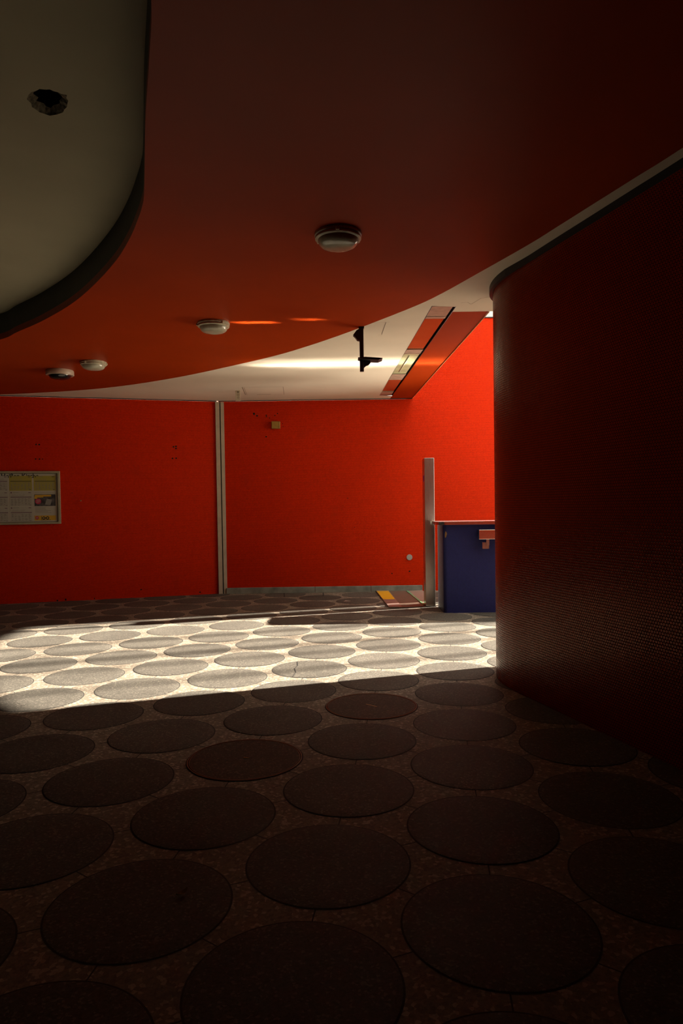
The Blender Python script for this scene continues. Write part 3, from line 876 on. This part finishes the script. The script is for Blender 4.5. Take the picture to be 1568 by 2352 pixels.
for cx_, cz_, r in ((.5326, 1.433, .040), (.513, 1.200, .023)):
    bm = bmesh.new(); bm.faces.new([bm.verts.new((cx_ + r * math.cos(2 * PI * k / 24), -.0266, cz_ + r * math.sin(2 * PI * k / 24))) for k in range(24)])
    link('advert_badge', bm, M_pink, poster, keep=True)
bm = bmesh.new()
for k in range(5): flat(bm, .508, .508 + (.05, .055, .048, .052, .03)[k], 1.452 - k * .010, 1.455 - k * .010, -.0268)
link('badge_print', bm, M_paper, poster, keep=True)
bm = bmesh.new()
for k in range(3): flat(bm, .500, .526, 1.207 - k * .008, 1.210 - k * .008, -.0268)
link('badge_print', bm, M_paper, poster, keep=True)
bm = bmesh.new()
for cx_ in (.600, .650):
    A_ = [bm.verts.new((cx_ + .022 * math.cos(2 * PI * k / 20), -.0266, 1.196 + .022 * math.sin(2 * PI * k / 20))) for k in range(20)]
    B_ = [bm.verts.new((cx_ + .010 * math.cos(2 * PI * k / 20), -.0266, 1.196 + .010 * math.sin(2 * PI * k / 20))) for k in range(20)]
    for k in range(20): bm.faces.new((A_[k], A_[(k + 1) % 20], B_[(k + 1) % 20], B_[k]))
flat(bm, .568, .574, 1.178, 1.222, -.0266); flat(bm, .560, .69, 1.168, 1.173, -.0266); flat(bm, .620, .632, 1.19, 1.203, -.0266)
link('bus_drawing', bm, M_ink, poster, keep=True)
bm = bmesh.new()
for k in range(6):
    flat(bm, .49, .49 + random.uniform(.12, .22), 1.345 - k * .015, 1.349 - k * .015, -.0258)
link('small_print', bm, M_ink3, poster, keep=True)
bm = bmesh.new(); flat(bm, .49, .74, 1.552, 1.555, -.0258)
link('heading_rule', bm, M_ink3, poster, keep=True)

# ------------------------------------------------------------------ service counter
cn = empty('service_counter', (1.215, 8.33, 0), label='blue penny-mosaic service counter with a polished steel top by the red wall', cat='counter')
bm = bmesh.new()
r = .045
pl = [(3.0, 0)] + [(r + r * math.cos(a_), r + r * math.sin(a_)) for a_ in [(-PI / 2) - k * (PI / 2) / 8 for k in range(9)]] + [(0, .50), (3.0, .50)]
wall_strip(bm, pl, 0, 1.06, 0, flip=True)
v = [bm.verts.new((x, y, 1.058)) for x, y in pl]; bm.faces.new(v)
for f in bm.faces: f.smooth = len(f.verts) == 4
link('body', bm, M_blue, cn, smooth=True, keep=True)
bm = bmesh.new()
def slab(x0, x1, y0, y1, r, k=10):
    out = [(x1, y0)]
    out += [(x0 + r + r * math.cos(a_), y0 + r + r * math.sin(a_)) for a_ in [(-PI / 2) - i * (PI / 2) / k for i in range(k + 1)]]
    out += [(x0, y1), (x1, y1)]
    return out
prism(bm, slab(-.075, 3.0, -.045, .51, .09), 1.06, 1.098)
bmesh.ops.recalc_face_normals(bm, faces=bm.faces)
es = [e_ for e_ in bm.edges if abs(e_.verts[0].co.z - e_.verts[1].co.z) < 1e-5]
bmesh.ops.bevel(bm, geom=es, offset=.004, segments=2, affect='EDGES')
link('countertop', bm, M_polish, cn, angle=35, label='polished stainless steel slab')
bm = bmesh.new()
for a_, b_, c_2, d_ in ((.008, .028, .90, .975),):
    pts = [(.016, .985), (.030, .97), (.034, .95), (.026, .93), (.022, .91), (.010, .905), (.006, .93), (.010, .96)]
    bm.faces.new([bm.verts.new((x + .012, -.001 + max(0, (.045 - x - .012)) ** 2 * 11, z)) for x, z in pts])
link('chipped_patch', bm, plain('chip_mortar', (0.28, 0.17, 0.06), rough=0.9), cn, keep=True)
# steel tray box with hook on the front
tr = bm = bmesh.new()
box(bm, .405, 1.35, -.115, 0.0, .885, .998, 0, .004, 2)
tray = link('front_tray', bm, M_polish, cn, label='stainless steel box')
bm = bmesh.new()
box(bm, .500, .535, -.075, -.070, .812, .886); box(bm, .455, .535, -.060, -.048, .770, .778); box(bm, .455, .461, -.060, -.048, .770, .850); box(bm, .529, .535, -.060, -.048, .770, .850)
box(bm, .461, .529, -.050, -.046, .776, .846)
link('hook', bm, M_steel, tray)

# steel post beside the counter
po = empty('steel_post', (1.124, 8.86, 0), label='tall square brushed steel post standing left of the blue counter', cat='post')
bm = bmesh.new(); box(bm, -.062, .062, 0, .22, 0.0, 1.898, 0, .003, 2)
link('shaft', bm, M_steel, po)
bm = bmesh.new(); box(bm, -.066, -.062, .07, .10, 1.60, 1.68, 0, .001, 1)
link('indicator', bm, plain('violet_plastic', (0.10, 0.03, 0.5), rough=0.2), po)
bm = bmesh.new(); box(bm, -.068, .068, -.006, .226, 0.0, .012)
link('foot', bm, M_black, po)

# ------------------------------------------------------------------ floor fittings between wall and post
bm = bmesh.new()
prism(bm, [(0.700, 10.51), (0.752, 8.79), (1.055, 8.84), (1.055, 10.51)], 0.006, 0.012)
link('floor_mat', bm, plain('brown_grey_rubber', (0.15, 0.105, 0.075), rough=0.45, noise=0.2, nscale=12), label='plain brown-grey floor mat between the back wall and the steel post', cat='mat')
bm = bmesh.new()
g = empty('floor_ramp_strip', (0, 0, 0), label='narrow pale metal strip on the floor with a yellow sticker, running to the back wall', cat='floor strip')
prism(bm, [(0.505, 10.51), (0.586, 8.79), (0.748, 8.775), (0.694, 10.51)], 0.006, 0.020)
link('plate', bm, plain('pale_pink_metal', (0.33, 0.24, 0.20), rough=0.3, noise=0.2, nscale=15, metal=0.2), g)
bm = bmesh.new()
prism(bm, [(0.512, 10.42), (0.556, 9.50), (0.716, 9.50), (0.688, 10.42)], 0.020, 0.0212)
link('sticker', bm, plain('yellow_sticker', (0.80, 0.44, 0.015), rough=0.5, noise=0.12, nscale=30), g)
bm = bmesh.new()
prism(bm, [(0.956, 10.42), (1.040, 8.92), (1.062, 8.92), (0.986, 10.42)], 0.012, 0.022)
link('glass_edge_strip', bm, plain('green_glass_edge', (0.22, 0.60, 0.32), rough=0.15, spec=0.7), label='thin bright green glass edge strip on the floor leading to the steel post', cat='strip')
bm = bmesh.new()
prism(bm, [(0.990, 10.42), (1.066, 8.95), (1.205, 9.30), (1.205, 10.50)], 0.013, 0.018)
link('threshold_plate', bm, plain('pinkish_plate', (0.36, 0.27, 0.22), rough=0.35, noise=0.15, nscale=15), label='pinkish metal threshold plate in the corner behind the steel post', cat='plate')

# ------------------------------------------------------------------ inspection covers set in the floor
M_cover = terrazzo('cover_fill', (0.065, 0.048, 0.036), (0.13, 0.10, 0.07), 0.10, 130.0, rough=0.62, spec=0.10, bump=0.08)
M_rimm = plain('worn_bronze', (0.16, 0.07, 0.03), rough=0.4, metal=0.5)
def cover(ij, lab, slot):
    c = cell(*ij)
    e = empty('inspection_cover', (c.x, c.y, 0), label=lab, cat='floor cover', group='round inspection covers in the floor')
    bm = bmesh.new(); lathe(bm, [(RD - .004, .001), (RD - .004, .0045), (RD - .008, .0045), (RD - .008, .001)], 72); lathe(bm, [(RD - .014, .001), (RD - .014, .0045), (RD - .0165, .0045), (RD - .0165, .001)], 72)
    link('rim', bm, M_rimm, e, angle=30)
    bm = bmesh.new(); lathe(bm, [(RD - .018, .001), (RD - .018, .0035), (0, .0042)], 72)
    link('plate', bm, M_cover, e, angle=30)
    bm = bmesh.new(); box(bm, -.003, .003, -.045, .045, .0036, .0052) if slot else tube(bm, (-.01, 0, .004), (.02, .01, .004), .004)
    bmesh.ops.rotate(bm, verts=bm.verts, matrix=Matrix.Rotation(math.radians(48 if slot else -40), 3, 'Z'))
    link('slot', bm, plain('brass_slot', (0.55, 0.36, 0.16), rough=0.4, metal=0.6), e)
cover((0, 0), 'round terrazzo inspection cover with a brass lifting slot at its centre', True)
cover((-1, -1), 'dark round inspection cover with a thin metal rim in the shaded floor, nearer and left', False)

# ------------------------------------------------------------------ litter
M_leaf = plain('dry_leaf', (0.42, 0.30, 0.10), rough=0.7, noise=0.4, nscale=90)
bm = bmesh.new()
L_, Wd = .050, .011
rowsv = []
for i in range(9):
    t = i / 8; x = (t - .5) * L_; hw = Wd * math.sin(PI * min(1, t * .96 + .02)) ** .8
    rowsv.append([bm.verts.new((x, s * hw, .006 + .006 * abs(s) + .010 * (t - .5) ** 2 * 4)) for s in (-1, 0, 1)])
for a, b in zip(rowsv, rowsv[1:]):
    for k in range(2): bm.faces.new((a[k], a[k + 1], b[k + 1], b[k]))
bmesh.ops.solidify(bm, geom=list(bm.faces), thickness=.0008)
link('dry_leaf', bm, M_leaf, loc=(-0.552, 2.302, 0.002), rz=0.9, smooth=True, label='small dry yellowish leaf lying on the dark floor in the foreground', cat='leaf')
bm = bmesh.new()
v = [bm.verts.new(p) for p in ((-.05, -.02, 0), (.045, -.025, .004), (.05, .02, .0), (-.02, .03, .006))]
bm.faces.new(v); bmesh.ops.solidify(bm, geom=list(bm.faces), thickness=.001)
link('paper_scrap', bm, plain('scrap_paper', (0.6, 0.5, 0.42), rough=0.8), loc=(0.061, 9.461, 0.008), label='white scrap of paper on the floor near the back wall', cat='litter')
